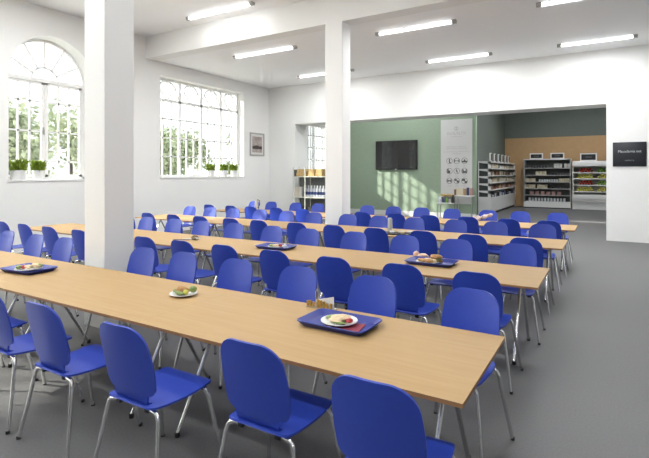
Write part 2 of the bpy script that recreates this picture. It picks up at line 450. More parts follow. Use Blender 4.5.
for side, r, y, xs, yo in rows:
    for i, x in enumerate(xs):
        rnd = random.Random(r * 100 + i + (50 if side == 'f' else 0))
        if side == 'n': lab = f'blue chair, back to us, at the {ROWN[r]} table row, {ORD[i]}'
        else: lab = f'blue chair facing us behind the {ROWN[r]} table row, {ORD[i]}'
        yy = yo.get(i, y) + rnd.uniform(-.012, .012) + (-.03 if side == 'f' and r == 0 and i == 0 else 0)
        rz = (0 if side == 'n' else PI) + rnd.uniform(-.02, .02)
        if side == 'f' and r == 0 and i == 0: x, rz = x - .05, PI - .14
        place_chair(x, yy, rz, lab, far=r >= 2)

# ------------------------------------------------------------------ tables
TZ, TW, TL = .71, .9216, 2.045
def make_table():
    t = thing('table', 'x', 'table', (0, 0, 0), 0, 'beech canteen tables in four rows')
    L, W = TL / 2 - .0005, TW / 2
    bm = B(-L, -W, TZ - .019, L, W, TZ)
    bm.normal_update()
    for f in bm.faces:
        f.material_index = 1 if abs(f.normal.z) < .5 else 0
    obj('tabletop', bm, [M['beech'], M['edge']], t, 0)
    for sx in (-1, 1):
        x = sx * .80 + .03
        for sy in (-1, 1):
            bm = bmesh.new()
            tube(bm, [(x + .012 * sy, sy * .345, .012), (x + .012 * sy, -sy * .03, TZ - .045)], .0135, 10)
            l = obj('leg', bm, M['chrome'], t, 50)
            bm = bmesh.new(); lathe(bm, [(0, 0), (.017, 0), (.017, .028), (.014, .03)], 8, (x + .012 * sy, sy * .345, 0)); obj('foot_cap', bm, M['black'], l)
        obj('crossbar', B(x - .022, -.33, TZ - .045, x + .022, .33, TZ - .0195), M['grey'], t)
    return t
tp = make_table(); first = True
for r, (yc, xr, n) in enumerate(((2.390, -.5056, 3), (4.665, -.4908, 4), (6.984, -.4831, 4), (9.170, -.4647, 4))):
    for i in range(n):
        o = tp if first else copy_tree(tp); first = False
        o.location = (xr - TL * (i + .5), yc, 0)
        end = ['at the right end of the row', 'second from the right end', 'third from the right end', 'at the left end, nearest the left wall'][i]
        o['label'] = f'beech-topped trestle table in the {ROWN[r]} row, {end}'

# ------------------------------------------------------------------ things on the tables
def rrect(x, y, r, n=5):
    pts = []
    for cx, cy, a in ((x - r, y - r, 0), (-x + r, y - r, 90), (-x + r, -y + r, 180), (x - r, -y + r, 270)):
        for k in range(n + 1): t = math.radians(a + 90 * k / n); pts.append((cx + r * math.cos(t), cy + r * math.sin(t)))
    return pts
def tray(x, y, rz, w, d, label):
    t = thing('tray', label, 'tray', (x, y, TZ), rz, 'blue canteen trays')
    bm = bmesh.new()
    loops = []
    for (ww, dd, rr, z) in ((w * .83, d * .80, .03, 0), (w * .86, d * .83, .03, .006), (w * .97, d * .97, .04, .030), (w, d, .045, .033), (w * .985, d * .98, .042, .038), (w * .95, d * .94, .038, .036), (w * .84, d * .80, .03, .010), (w * .80, d * .76, .025, .008)):
        loops.append([bm.verts.new((px, py, z)) for px, py in rrect(ww / 2, dd / 2, rr)])
    n = len(loops[0])
    for a, b in zip(loops, loops[1:]):
        for k in range(n): bm.faces.new((a[k], a[(k + 1) % n], b[(k + 1) % n], b[k]))
    bm.faces.new(loops[0][::-1]); bm.faces.new(loops[-1])
    return tag(obj('tray', bm, M['tray'], None, 40, (x, y, TZ)), label, 'tray', 'blue canteen trays'), t
def tray1(x, y, rz, w, d, label):
    o, e = tray(x, y, rz, w, d, label); bpy.data.objects.remove(e); o.name = 'tray'; o.rotation_euler = (0, 0, rz); return o
def plate(x, y, z, r, label, sx=1, sy=1):
    bm = bmesh.new(); lathe(bm, [(0, 0), (r * .6, 0), (r * .75, .006), (r, .018), (r * .99, .021), (r * .72, .010), (0, .007)], 28, (0, 0, 0), sx, sy)
    return tag(obj('plate', bm, M['china'], None, 50, (x, y, z)), label, 'plate', 'white plates')
def food(name, parts, label, cat, loc, seed=1):
    rnd = random.Random(seed)
    t = thing(name, label, cat, loc)
    for pn, m, blobs in parts:
        for b in blobs:
            bm = bmesh.new(); blob(bm, b[:3], *b[3:6], jit=.16, sub=2, rnd=rnd); obj(pn, bm, M[m], t, 60)
    return t
zt = TZ + .010
# tray with plate in the middle of the front row
tray1(-1.42, 2.535, .0, .47, .31, 'dark blue tray with a salad plate on the frontmost table, beside the right end')
tag(obj('napkin', B(-.10, -.085, 0, .125, .06, .003), M['napkin'], None, 0, (-1.385, 2.52, zt)), 'dark red paper napkin under the plate on the front right tray', 'napkin').rotation_euler = (0, 0, .15)
plate(-1.425, 2.54, zt + .003, .115, 'white plate of food on the dark red napkin on the front tray')
food('sandwich', [('lettuce', 'salad', [(-.055, .02, .012, .045, .04, .012), (-.03, .045, .012, .04, .03, .012), (.02, -.045, .010, .05, .02, .008)]),
                  ('bread_slice', 'dough', [(.0, .0, .020, .060, .045, .016), (.02, .03, .022, .045, .035, .015), (-.01, -.035, .017, .05, .03, .012)]),
                  ('relish', 'red', [(.075, -.01, .020, .022, .028, .014)])],
     'pale sandwich with lettuce and red relish on the plate of the front tray', 'food', (-1.425, 2.54, zt + .012), 3)
# plate standing directly on the table
plate(-2.80, 2.54, TZ, .105, 'white plate with fruit and bread standing directly on the frontmost table', 1, 1)
food('filled_roll', [('roll', 'bread', [(-.02, .01, .028, .060, .038, .028)]), ('lettuce', 'salad', [(-.065, -.005, .02, .03, .03, .015), (.0, -.04, .018, .05, .02, .012)]),
                     ('tomato', 'yellow', [(.035, -.01, .022, .022, .022, .020)])], 'brown filled roll with greens on the plate without a tray', 'food', (-2.80, 2.54, TZ + .008), 5)
bm = bmesh.new(); blob(bm, (0, 0, 0), .030, .030, .028, .03, 2); tag(obj('apple', bm, M['salad'], None, 60, (-2.745, 2.585, TZ + .046)), 'yellow green apple at the right of the plate without a tray', 'apple')
# left tray
tray1(-4.76, 2.40, .12, .47, .31, 'dark blue tray at far left on the frontmost table')
plate(-4.77, 2.40, zt, .120, 'white plate of wraps on the tray at far left')
food('wrap', [('tortilla', 'dough', [(.05, .04, .028, .06, .035, .026), (.02, -.01, .024, .05, .03, .022)]), ('filling', 'red', [(-.02, -.03, .022, .03, .025, .02)]),
              ('lettuce', 'salad', [(-.065, -.05, .02, .035, .03, .018), (.08, .06, .03, .03, .03, .02)])], 'sliced wrap with red filling on the far left tray', 'food', (-4.77, 2.40, zt + .01), 8)
# second row trays
tray1(-3.56, 4.73, .05, .48, .31, 'dark blue tray left of centre on the second table row')
plate(-3.56, 4.73, zt, .105, 'white plate on the tray left of centre in the second row')
food('salad', [('lettuce', 'salad', [(-.06, .0, .015, .05, .04, .015)]), ('bread_slice', 'dough', [(.0, .0, .018, .05, .035, .015)]), ('tomato', 'red', [(.06, .01, .02, .026, .026, .018)])],
     'small salad with red tomato on the second row tray', 'food', (-3.56, 4.73, zt + .01), 9)
tag(obj('cup', B(-.02, -.02, 0, .02, .02, .04, bevel=.006), M['china'], None, 35, (-3.44, 4.75, zt)), 'tiny white cup at the edge of the second row tray', 'cup')
tray1(-1.57, 4.75, .0, .50, .33, 'dark blue tray right of centre on the second row, carrying burgers')
plate(-1.60, 4.72, zt, .12, 'white plate of fried food on the right second row tray')
food('fried_food', [('crust', 'bread', [(-.05, -.02, .02, .05, .04, .02), (.03, -.03, .02, .05, .04, .022)]), ('batter', 'dough', [(-.08, .0, .018, .03, .03, .016), (.0, .02, .022, .05, .035, .02), (.07, -.01, .02, .035, .03, .02)])],
     'golden fried pieces on the plate of the right second row tray', 'food', (-1.60, 4.72, zt + .01), 12)
food('burger', [('lower_bun', 'bread', [(0, 0, .018, .065, .060, .020)]), ('lettuce', 'salad', [(0, 0, .036, .062, .062, .010)]), ('upper_bun', 'bread', [(0, 0, .058, .065, .060, .030)])],
     'round burger standing behind the plate on the right second row tray', 'burger', (-1.53, 4.80, zt), 14)
food('bread_roll', [('crust', 'apple', [(0, 0, .03, .065, .04, .03)])], 'pinkish bread roll behind the fried food, between apple and burger', 'bread roll', (-1.735, 4.985, TZ), 15)
bm = bmesh.new(); blob(bm, (0, 0, 0), .036, .036, .034, .03, 2); tag(obj('apple', bm, M['apple'], None, 60, (-1.845, 5.06, TZ + .033)), 'pale pink apple on the second table row, beside the burger tray', 'apple')
# tongs and bowl on the left of the second row
t = thing('wire_tongs', 'steel serving tongs lying on the left part of the second table row', 'tongs', (-5.02, 4.70, TZ), .5)
for s in (-1, 1):
    bm = bmesh.new(); tube(bm, [(-.13, s * .005, .012), (0, s * .03, .02), (.10, s * .035, .03), (.13, s * .015, .03)], .006, 8); obj('arm', bm, M['steel'], t)
for k in range(5):
    bm = bmesh.new(); tube(bm, [(.05 + .05 * math.cos(a) , .045 * math.sin(a), (.012 + .009 * k) + .012 * math.sin(2 * a + k)) for a in (2 * PI * j / 10 for j in range(11))], .004, 6)
    obj('wire_ring', bm, M['darksteel'], t)
tag(obj('knife', B(-.12, -.012, 0, .12, .012, .006), M['darkpack'], None, 0, (-5.16, 4.64, TZ)), 'dark table knife lying beside the serving tongs', 'knife').rotation_euler = (0, 0, .4)
# menu caddy at the far edge of the frontmost table
cad = thing('snack_caddy', 'low holder of golden snacks and a white card at the frontmost table edge', 'caddy', (-1.715, 2.80, TZ), .02)
obj('base', B(-.11, -.03, 0, .11, .03, .006), M['steel'], cad, 0)
bm = bmesh.new(); prism(bm, [(-.035, .0), (.095, .0), (.095, .085), (-.05, .05)], .010, .012, 'y'); obj('menu_card', bm, M['paper'], cad, 0)
rnd = random.Random(4)
for k, xx in enumerate((-.10, -.08, -.055, -.02, .005, .03, .055, .08)):
    bm = bmesh.new(); hh = .045 + rnd.uniform(-.01, .015); tube(bm, [(xx, -.012, .004), (xx + rnd.uniform(-.005, .005), -.010, hh)], .0105, 8); obj('snack_stick', bm, M['brass'], cad)
bm = bmesh.new(); tube(bm, [(-.05, .012, .004), (-.052, .012, .10), (-.04, .012, .125), (-.028, .012, .10), (-.035, .012, .03)], .004, 6); obj('wire_handle', bm, M['steel'], cad)
# third row: carafe with dishes
t = thing('carafe', 'pale grey carafe on the third table row', 'carafe', (-2.98, 6.97, TZ))
bm = bmesh.new(); lathe(bm, [(0, 0), (.042, 0), (.042, .02), (.034, .20), (.038, .21), (.032, .21), (.03, .19), (0, .19)], 18); obj('body', bm, M['pale'], t)
bm = bmesh.new(); lathe(bm, [(0, 0), (.03, 0), (.022, .02), (0, .022)], 14, (0, 0, .21)); obj('lid', bm, M['pale'], t)
t = thing('serving_tray', 'long dark serving tray of dishes around the grey carafe', 'tray', (-2.86, 6.82, TZ), .1)
obj('tray_base', B(-.30, -.17, 0, .30, .12, .018, bevel=.005), M['black'], t)
rnd = random.Random(6)
for k, (dx, dy) in enumerate(((-.24, -.02), (-.13, -.08), (-.02, .02), (.02, -.10), (.12, .0), (.18, -.09), (.25, .03))):
    bm = bmesh.new(); lathe(bm, [(0, 0), (.030, 0), (.045, .03), (.042, .032), (.026, .008), (0, .006)], 14)
    o = tag(obj('dish', bm, M[('china', 'pale', 'cream')[k % 3]], None, 40, (-2.86 + dx, 6.82 + dy, TZ + .018)), f'small pale dish on the dark serving tray beside the grey carafe', 'dish', 'small dishes around the carafe')
# rearmost row: flowers, bottle
t = thing('dried_flowers', 'bunch of pale dried flowers lying on the rearmost table row', 'flowers', (-2.12, 9.62, TZ), .3)
rnd = random.Random(9)
for k in range(16):
    bm = bmesh.new(); x, y = rnd.uniform(-.16, .14), rnd.uniform(-.10, .10); z = .03 + max(0, .07 * (1 + x / .14) * .5) + rnd.uniform(0, .03)
    blob(bm, (x, y, z), .05, .045, .035, .25, 1, rnd); obj('blossom', bm, M['flower'], t, 0)
bm = bmesh.new(); tube(bm, [(-.24, -.03, .012), (-.1, 0, .02), (.05, .02, .03)], .006, 6); obj('stem', bm, M['cream'], t)
t = thing('tall_bottle', 'pale bottle with dark handle on the rearmost table, far left', 'bottle', (-7.62, 9.30, TZ))
bm = bmesh.new(); lathe(bm, [(0, 0), (.05, 0), (.05, .05), (.042, .26), (.03, .29), (0, .29)], 16); obj('body', bm, M['pale'], t)
bm = bmesh.new(); tube(bm, [(.04, 0, .27), (.10, 0, .25), (.105, 0, .14), (.05, 0, .06)], .009, 8); obj('handle', bm, M['black'], t)

# ------------------------------------------------------------------ plants on the sills
def leafy(bm, n, r, h, z0, rnd, lw=.02, ll=.09):
    for k in range(n):
        a = rnd.uniform(0, 2 * PI); q = rnd.random() ** .6 * r; t = rnd.uniform(.1, 1.0)
        c = Vector((q * math.cos(a), q * math.sin(a), z0 + h * rnd.random()))
        d = Vector((math.cos(a) * t, math.sin(a) * t, rnd.uniform(.3, 1.1))).normalized(); s = d.cross(Vector((rnd.uniform(-1, 1), rnd.uniform(-1, 1), rnd.uniform(-1, 1)))).normalized()
        l = ll * rnd.uniform(.6, 1.2); w = lw * rnd.uniform(.7, 1.3)
        v = [bm.verts.new(c + d * (-l / 2)), bm.verts.new(c + s * w), bm.verts.new(c + d * (l / 2)), bm.verts.new(c - s * w)]
        bm.faces.new(v)
def sill_plant(x, y, z, w, h, label, seed, pot='trough'):
    rnd = random.Random(seed)
    t = thing('potted_plant', label, 'potted plant', (x, y, z), 0, 'potted plants on the window sills')
    bm = bmesh.new()
    lathe(bm, [(0, 0), (w * .50, 0), (w * .58, .20), (w * .55, .20), (w * .52, .17), (0, .17)], 20); obj('pot', bm, M['white'], t)
    bm = bmesh.new(); leafy(bm, 260, w * .62, h * .75, .19, rnd, .02, .15); obj('foliage', bm, M['leaf'], t, 0)
sill_plant(XL - .16, 5.14, AZ0, .27, .28, 'leafy plant in white pot on the arched window sill, left of two', 1)
sill_plant(XL - .16, 5.55, AZ0, .22, .26, 'leafy plant in white pot on the arched window sill, right of two', 2)
sill_plant(XL - .12, 10.69, WW[2], .20, .24, 'bushy plant in white pot on the wide window sill, leftmost of three', 3)
sill_plant(XL - .12, 11.27, WW[2], .20, .24, 'bushy plant in white pot on the wide window sill, middle of three', 4)
sill_plant(XL - .12, 11.74, WW[2], .20, .24, 'bushy plant in white pot on the wide window sill, rightmost of three', 5)

# ------------------------------------------------------------------ framed print on the left wall
t = thing('framed_print', 'small grey framed brown landscape print on the left wall', 'picture', (XL, 12.79, 2.65))
bm = bmesh.new(); w, h, d = .385, .395, .03
for a in ((-w, -h, w, -h + .045), (-w, h - .045, w, h), (-w, -h + .045, -w + .045, h - .045), (w - .045, -h + .045, w, h - .045)): box(bm, .002, a[0], a[1], d, a[2], a[3])
obj('frame', bm, M['grey'], t, 0); obj('mount', B(.003, -w + .04, -h + .04, .012, w - .04, h - .04), M['mat_board'], t, 0)
obj('print', B(.012, -.26, -.28, .016, .26, .27), M['photo_sky'], t, 0)
bm = bmesh.new(); prism(bm, [(-.26, -.16), (.26, -.16), (.26, -.05), (.12, -.07), (0, -.03), (-.1, -.04), (-.26, -.08)], .016, .018); obj('dark_shore', bm, M['photo_dark'], t, 0)

# ------------------------------------------------------------------ lettering helper
def text_mesh(s, size, m, parent, loc, name='lettering', rot=(PI / 2, 0, 0), sx=1):
    cu = bpy.data.curves.new('t', 'FONT'); cu.body = s; cu.size = size; cu.align_x = 'CENTER'; cu.align_y = 'CENTER'; cu.extrude = .0015
    o = bpy.data.objects.new('t', cu); COL.objects.link(o)
    dg = bpy.context.evaluated_depsgraph_get(); dg.update()
    me = bpy.data.meshes.new_from_object(o.evaluated_get(dg)); bpy.data.objects.remove(o)
    me.name = name; me.materials.clear(); me.materials.append(m)
    q = bpy.data.objects.new(name, me); COL.objects.link(q); q.parent = parent; q.location = loc; q.rotation_euler = rot; q.scale = (sx, 1, 1)
    return q
t = thing('wall_sign', 'black square sign with white lettering on the white wall right of the shop', 'sign', (.4415, YB, 2.105))
obj('board', B(-.34, -.03, -.292, .34, -.001, .292, bevel=.003), M['sign'], t)
text_mesh('Macadamia nut', .085, M['ink'], t, (0, -.033, .068), sx=.92)
text_mesh('wellberry', .050, M['inkdim'], t, (0, -.033, -.145))

# ------------------------------------------------------------------ shop: television, poster, stands
t = thing('television', 'black flat wall television on the green wall', 'television', (-7.076, YG, 2.36))
obj('bezel', B(-.865, -.085, -.565, .865, -.03, .565, bevel=.006), M['black'], t)
obj('screen', B(-.845, -.088, -.535, .845, -.084, .545), M['screen'], t, 0)
obj('wall_bracket', B(-.25, -.03, -.2, .25, 0, .2), M['grey'], t, 0)
obj('logo_light', B(-.03, -.092, -.585, .03, -.08, -.545), M['white'], t, 0)
t = thing('poster_panel', 'tall pale information poster with nine round icons on the green wall', 'poster', (-4.742, YG, 0))
obj('panel', B(-.572, -.025, .53, .572, -.001, 3.62), M['poster'], t, 0)
def ring(bm, x, z, r, w, y, n=24):
    for k in range(n):
        a, b = 2 * PI * k / n, 2 * PI * (k + 1) / n
        prism(bm, [(x + (r) * math.cos(a), z + r * math.sin(a)), (x + r * math.cos(b), z + r * math.sin(b)), (x + (r - w) * math.cos(b), z + (r - w) * math.sin(b)), (x + (r - w) * math.cos(a), z + (r - w) * math.sin(a))], y, y + .002, 'y')
bm = bmesh.new(); ring(bm, 0, 3.28, .075, .016, -.028); box(bm, -.012, -.028, 3.23, .012, -.026, 3.33); box(bm, -.035, -.028, 3.32, .035, -.026, 3.33); box(bm, -.035, -.028, 3.23, .035, -.026, 3.24); obj('logo', bm, M['inkpale'], t, 0)
def scribble(x0, x1, z, h, rnd, m, nm='text_line'):
    bm = bmesh.new(); x = x0
    while x < x1:
        w = h * rnd.uniform(.35, .7); k = rnd.random()
        box(bm, x, -.028, z, x + h * .14, -.026, z + h)
        if k < .7: box(bm, x, -.028, z + (0 if k < .35 else h * .85), x + w, -.026, z + (h * .15 if k < .35 else h))
        if k > .4: box(bm, x + w - h * .14, -.028, z, x + w, -.026, z + h)
        x += w + h * .3
    return obj(nm, bm, m, t, 0)
rnd = random.Random(2)
scribble(-.33, 0.33, 3.06, .10, rnd, M['inkpale'], 'title'); scribble(-.20, .20, 2.97, .035, rnd, M['inkpale'])
for z in (2.60, 2.53): scribble(-.38, .38, z, .04, rnd, M['inkpale'])
scribble(-.48, .48, 2.42, .035, rnd, M['inkpale']); scribble(-.15, .15, 2.35, .03, rnd, M['inkpale'])
for i in range(3):
    for j in range(3):
        x, z = (-.25, .02, .30)[j], (2.10, 1.73, 1.37)[i]
        bm = bmesh.new(); ring(bm, x, z, .112, .013, -.028)
        k = i * 3 + j
        if k == 0: bar2 = [(-.02, -.08, .02, .08), (.02, -.08, .06, -.05)]
        elif k == 1: bar2 = [(-.09, -.012, .09, .012), (-.09, -.05, -.06, .05), (.06, -.05, .09, .05)]
        elif k == 2: bar2 = [(-.09, -.06, .09, .0), (-.03, .0, .03, .05)]
        elif k == 3: bar2 = [(-.08, -.08, .03, .02), (-.08, .02, -.03, .08)]
        elif k == 4: bar2 = [(-.03, -.02, .0, .07), (0, -.07, .03, .02)]
        elif k == 5: bar2 = [(-.08, -.07, -.03, .06), (-.03, -.07, .04, .0), (.04, -.07, .08, .06)]
        elif k == 6: bar2 = [(-.08, -.05, -.04, .05), (.04, -.05, .08, .05), (-.04, -.02, .04, .02)]
        elif k == 7: bar2 = [(-.08, 0, .0, .07), (0, -.07, .08, .02)]
        else: bar2 = [(-.09, 0, .02, .08), (.0, -.08, .09, .0)]
        for a in bar2: box(bm, x + a[0], -.028, z + a[1], x + a[2], -.026, z + a[3])
        obj('icon', bm, M['inkdark'], t, 0)
        scribble(x - .07, x + .07, z - .20, .03, rnd, M['inkpale'])

def small_table(x0, x1, y0, y1, z, label):
    t = thing('display_table', label, 'display table', ((x0 + x1) / 2, (y0 + y1) / 2, 0))
    w, d = (x1 - x0) / 2, (y1 - y0) / 2
    obj('top', B(-w, -d, z - .03, w, d, z), M['white'], t, 0)
    for sx in (-1, 1):
        for sy in (-1, 1):
            bm = bmesh.new(); tube(bm, [(sx * (w - .03), sy * (d - .03), 0), (sx * (w - .03), sy * (d - .03), z - .03)], .014, 8); obj('leg', bm, M['steel'], t)
small_table(-5.24, -4.62, 16.45, 16.85, .60, 'lower steel-legged display table in front of the poster')
small_table(-4.58, -3.98, 16.40, 16.80, .88, 'higher steel-legged display table in front of the poster')
def pack(name, x, y, z, w, d, h, m, label, cat, group=None, rz=0, bevel=.004):
    bm = B(-w / 2, -d / 2, 0, w / 2, d / 2, h)
    o = tag(obj(name, bm, M[m], None, 0, (x, y, z)), label, cat, group); o.rotation_euler = (0, 0, rz); return o
for (x, w, h, m, l) in ((-4.44, .24, .24, 'cream', 'cream book standing leftmost on the higher display table'), (-4.27, .07, .23, 'tan', 'narrow tan book standing beside the cream book'),
                        (-4.17, .06, .27, 'navy', 'narrow navy book standing on the higher display table'), (-4.05, .10, .25, 'pink', 'pinkish book standing at the right end of the higher display table')):
    pack('book', x, 16.58, .88, w, .12, h, m, l, 'book')
pack('magazine_box', -4.62 + .02, 16.62, .88, .07, .2, .2, 'brown', 'small brown box left of the cream book', 'box')
for (x, m, w, h, l, nm) in ((-5.17, 'bottle', .12, .20, 'pale grey tub at the left end of the lower display table', 'tub'), (-5.04, 'navy', .07, .16, 'small navy jar on the lower display table', 'jar'),
                        (-4.93, 'lime', .07, .18, 'small green jar on the lower display table', 'jar'), (-4.82, 'pale', .09, .14, 'small pale jar on the lower display table', 'jar'), (-4.69, 'black', .10, .28, 'dark flask at the right of the lower display table', 'flask')):
    bm = bmesh.new(); lathe(bm, [(0, 0), (w / 2, 0), (w / 2, h * .75), (w * .35, h * .85), (w * .35, h), (0, h)], 14)
    tag(obj(nm, bm, M[m], None, 40, (x, 16.62, .60)), l, nm)
t = thing('bread_basket', 'golden basket of bread above the jars on the lower display table', 'basket', (-4.95, 16.74, .60))
obj('stand', B(-.20, -.05, 0, .20, .06, .20), M['midgrey'], t, 0)
for k in range(4):
    bm = bmesh.new(); blob(bm, (-.16 + .105 * k, 0, .26), .075, .07, .055, .12, 2); obj('loaf', bm, M['gold'], t, 60)

# ------------------------------------------------------------------ shop: shelf units
# side unit along the left shop wall
X0, X1, Y0, Y1 = XS + .02, -3.97, 19.45, 25.15
su = thing('wall_shelf_unit', 'white open shelf unit along the left shop wall', 'shelf unit', (0, 0, 0))
obj('plinth', B(X0, Y0 + .03, 0, X1 - .06, Y1, .12), M['black'], su, 0)
obj('base_panel', B(X0, Y0, .10, X1, Y1, .66), M['white'], su, 0)
obj('back_panel', B(X0, Y0, .66, X0 + .03, Y1, 2.12), M['dark'], su, 0)
obj('top_panel', B(X0, Y0, 2.08, X1 - .02, Y1, 2.13), M['white'], su, 0)
SZ = [.66, .95, 1.24, 1.53, 1.82]
for z in SZ[1:]: obj('shelf', B(X0 + .03, Y0 + .01, z, X1, Y1, z + .035), M['white'], su, 0)
for e, (a, b) in enumerate(((Y0 - .03, Y0), (Y1, Y1 + .03))):
    bm = bmesh.new(); zz = [.66, .95, 1.24, 1.53, 1.82, 2.13]
    box(bm, X0, a, .0, X1 - .0, b, .70)
    box(bm, X0, a, .70, X0 + .03, b, 2.13); box(bm, X1 - .13, a, .70, X1 - .02, b, 2.13)
    for z0_, z1_ in zip(zz, zz[1:]):
        prism(bm, [(X0 + .03, z1_ + .0), (X1 - .02, z1_), (X1 - .02, z1_ - .12), (X1 - .15, z1_ - .10), (X0 + .15, z1_ - .075), (X0 + .03, z1_ - .055)], a, b, 'y')
    obj('end_panel', bm, M['white'], su, 0)
    if e == 0: obj('end_lining', B(X0 + .03, b + .001, .70, X1 - .09, b + .012, 2.08), M['dark'], su, 0)
for y in (21.2, 23.1): obj('divider', B(X0 + .03, y, .66, X1 - .12, y + .02, 2.08), M['grey'], su, 0)
rnd = random.Random(21)
sh = ['lowest', 'second lowest', 'middle', 'second highest', 'highest']
for si, z in enumerate(SZ):
    zb = z + (.036 if si else .001)
    y = Y0 + .12
    while y < Y1 - .2:
        g = min((21.2, 23.1), key=lambda q: abs(q - y))
        if abs(y + .1 - g) < .16: y = g + .13; continue
        w = rnd.uniform(.18, .26); m = rnd.choice((('bottle', 'darkpack', 'navy'), ('pink', 'brown', 'tan'), ('pale', 'tan', 'cream'), ('darkpack', 'cream', 'brown'), ('cream', 'tan', 'pale'))[si])
        if rnd.random() < .85:
            pack('product_box', X1 - .19, y + w / 2, zb, .22, w - .03, rnd.uniform(.10, .20), m, f'small packet on the {sh[si]} shelf of the left shop wall unit', 'packet', f'packets on the {sh[si]} shelf of the side unit')
        y += w + .02
for k in range(6):
    yk = 20.25 + k * .83
    t = thing('price_board', f'small black board on top of the side unit, {["nearest", "second nearest", "third nearest", "third farthest", "second farthest", "farthest"][k]}', 'board', (-4.16, yk, 2.13), 0, 'boards on top of the side unit')
    obj('frame', B(-.02, -.15, 0, .02, .15, .36), M['white'], t, 0)
    obj('board_face', B(.02, -.10, .05, .026, .10, .33), M['black'], t, 0)
# end shelf facing the hall
FX0, FX1, FY0, FY1 = -3.46, -1.46, 24.25, 24.85
fu = thing('tall_shelf_unit', 'tall grey open shelf unit of cartons on the shop end wall', 'shelf unit', (0, 0, 0))
obj('plinth', B(FX0 + .02, FY0 + .06, 0, FX1 - .02, FY1, .06), M['black'], fu, 0)
obj('base_panel', B(FX0, FY0, .05, FX1, FY1, .31), M['white'], fu, 0)
obj('back_panel', B(FX0, FY1 - .03, .31, FX1, FY1, 2.31), M['midgrey'], fu, 0)
obj('top_panel', B(FX0, FY0, 2.28, FX1, FY1, 2.32), M['white'], fu, 0)
for a, b in ((FX0, FX0 + .035), (FX1 - .035, FX1)): obj('side_panel', B(a, FY0, .31, b, FY1 - .03, 2.28), M['grey'], fu, 0)
FZ = [.31, .62, .93, 1.24, 1.56, 1.90]
for z in FZ[1:]: obj('shelf', B(FX0 + .035, FY0 + .01, z - .03, FX1 - .035, FY1 - .03, z), M['grey'], fu, 0)
rowsP = [[('bottle', [-3.22 + .135 * k for k in range(12)], .085, .17, 'grey tin')], [('pink', [-3.12 + .235 * k for k in range(6)], .16, .17, 'dusty pink carton')],
         [('cream', [-3.36, -3.25, -3.13, -3.02, -2.84, -2.73, -2.61, -2.50], .10, .18, 'cream carton'), ('darkpack', [-2.2 + .12 * k for k in range(6)], .11, .08, 'low dark pack')],
         [('cream', [-3.36, -3.25, -3.13, -3.02, -1.92, -1.81, -1.69, -1.58], .10, .17, 'cream carton'), ('bottle', [-2.78 + .105 * k for k in range(8)], .07, .12, 'small pale jar')],
         [('cream', [-2.90, -2.78, -2.66, -2.54], .11, .19, 'cream carton'), ('darkpack', [-2.2 + .12 * k for k in range(6)], .11, .10, 'low dark pack')],
         [('darkpack', [-3.12 + .12 * k for k in range(6)], .10, .12, 'dark jar'), ('pale', [-2.12, -2.0, -1.88, -1.68, -1.56], .10, .20, 'pale jar')]]
shn = ['lowest', 'fifth', 'fourth', 'third', 'second', 'topmost']
for si, row in enumerate(rowsP):
    for (m, xs, w, h, what) in row:
        for x in xs:
            pack('carton' if 'carton' in what or 'pack' in what else 'jar', x, FY0 + .20, FZ[si] + .001, w, .14, h, m, f'{what} on the {shn[si]} shelf down of the tall shelf unit' if 0 < si < 5 else f'{what} on the {shn[si]} shelf of the tall shelf unit', 'carton' if 'carton' in what or 'pack' in what else 'jar', f'{what}s on the {shn[si]} shelf of the tall unit')
def menu_board(x, y, z, w, h, label):
    t = thing('menu_board', label, 'board', (x, y, z), 0, 'boards on top of the end wall units')
    obj('frame', B(-w / 2, 0, 0, w / 2, .04, h), M['white'], t, 0); obj('board_face', B(-w / 2 + .05, -.006, .05, w / 2 - .05, 0, h - .05), M['black'], t, 0)
    bm = bmesh.new(); rnd2 = random.Random(int(x * 10)); xx = -w * .18
    while xx < w * .18: box(bm, xx, -.009, h / 2 - .01, xx + .02, -.007, h / 2 + .012); xx += .032
    obj('chalk_text', bm, M['inkdim'], t, 0)
menu_board(-2.92, 24.35, 2.32, .58, .28, 'black framed board on the tall shelf unit, left of its two')
menu_board(-2.02, 24.35, 2.32, .58, .28, 'black framed board on the tall shelf unit, right of its two')
# fruit fridge
GX0, GX1, GY0, GY1 = -1.38, .85, 23.9, 24.8
gu = thing('fruit_display_fridge', 'white open fruit display with stepped shelves on the shop end wall', 'display fridge', (0, 0, 0))
obj('base_panel', B(GX0, GY0 + .12, .02, GX1, GY1, .40), M['white'], gu, 0)
obj('bumper_rail', B(GX0 + .01, GY0 + .04, .33, GX1, GY0 + .12, .39), M['white'], gu, 0)
obj('tray_front', B(GX0, GY0 - .06, .52, GX1, GY0 + .0, .70), M['white'], gu, 0)
obj('tray_floor', B(GX0, GY0, .40, GX1, GY1 - .05, .58), M['white'], gu, 0)
obj('back_panel', B(GX0, GY1 - .05, .58, GX1, GY1, 1.98), M['pale'], gu, 0)
obj('canopy', B(GX0, GY0 + .02, 1.95, GX1, GY1, 2.20, bevel=.03), M['white'], gu)
for a, b in ((GX0, GX0 + .04), (GX1 - .04, GX1)): obj('side_panel', B(a, GY0 + .2, .40, b, GY1 - .05, 1.95), M['white'], gu, 0)
GZ = [.84, 1.13, 1.42, 1.69]
for z in GZ: obj('shelf', B(GX0 + .04, GY0 + .12, z - .04, GX1 - .04, GY1 - .05, z), M['white'], gu, 0)
rnd = random.Random(33)
fr = [('yellow', 'yellow green', -.98), ('redfruit', 'red', -.88), ('yellow', 'yellow green', -.98), ('redfruit', 'red', -.88)]
shf = ['lowest', 'third', 'second', 'topmost']
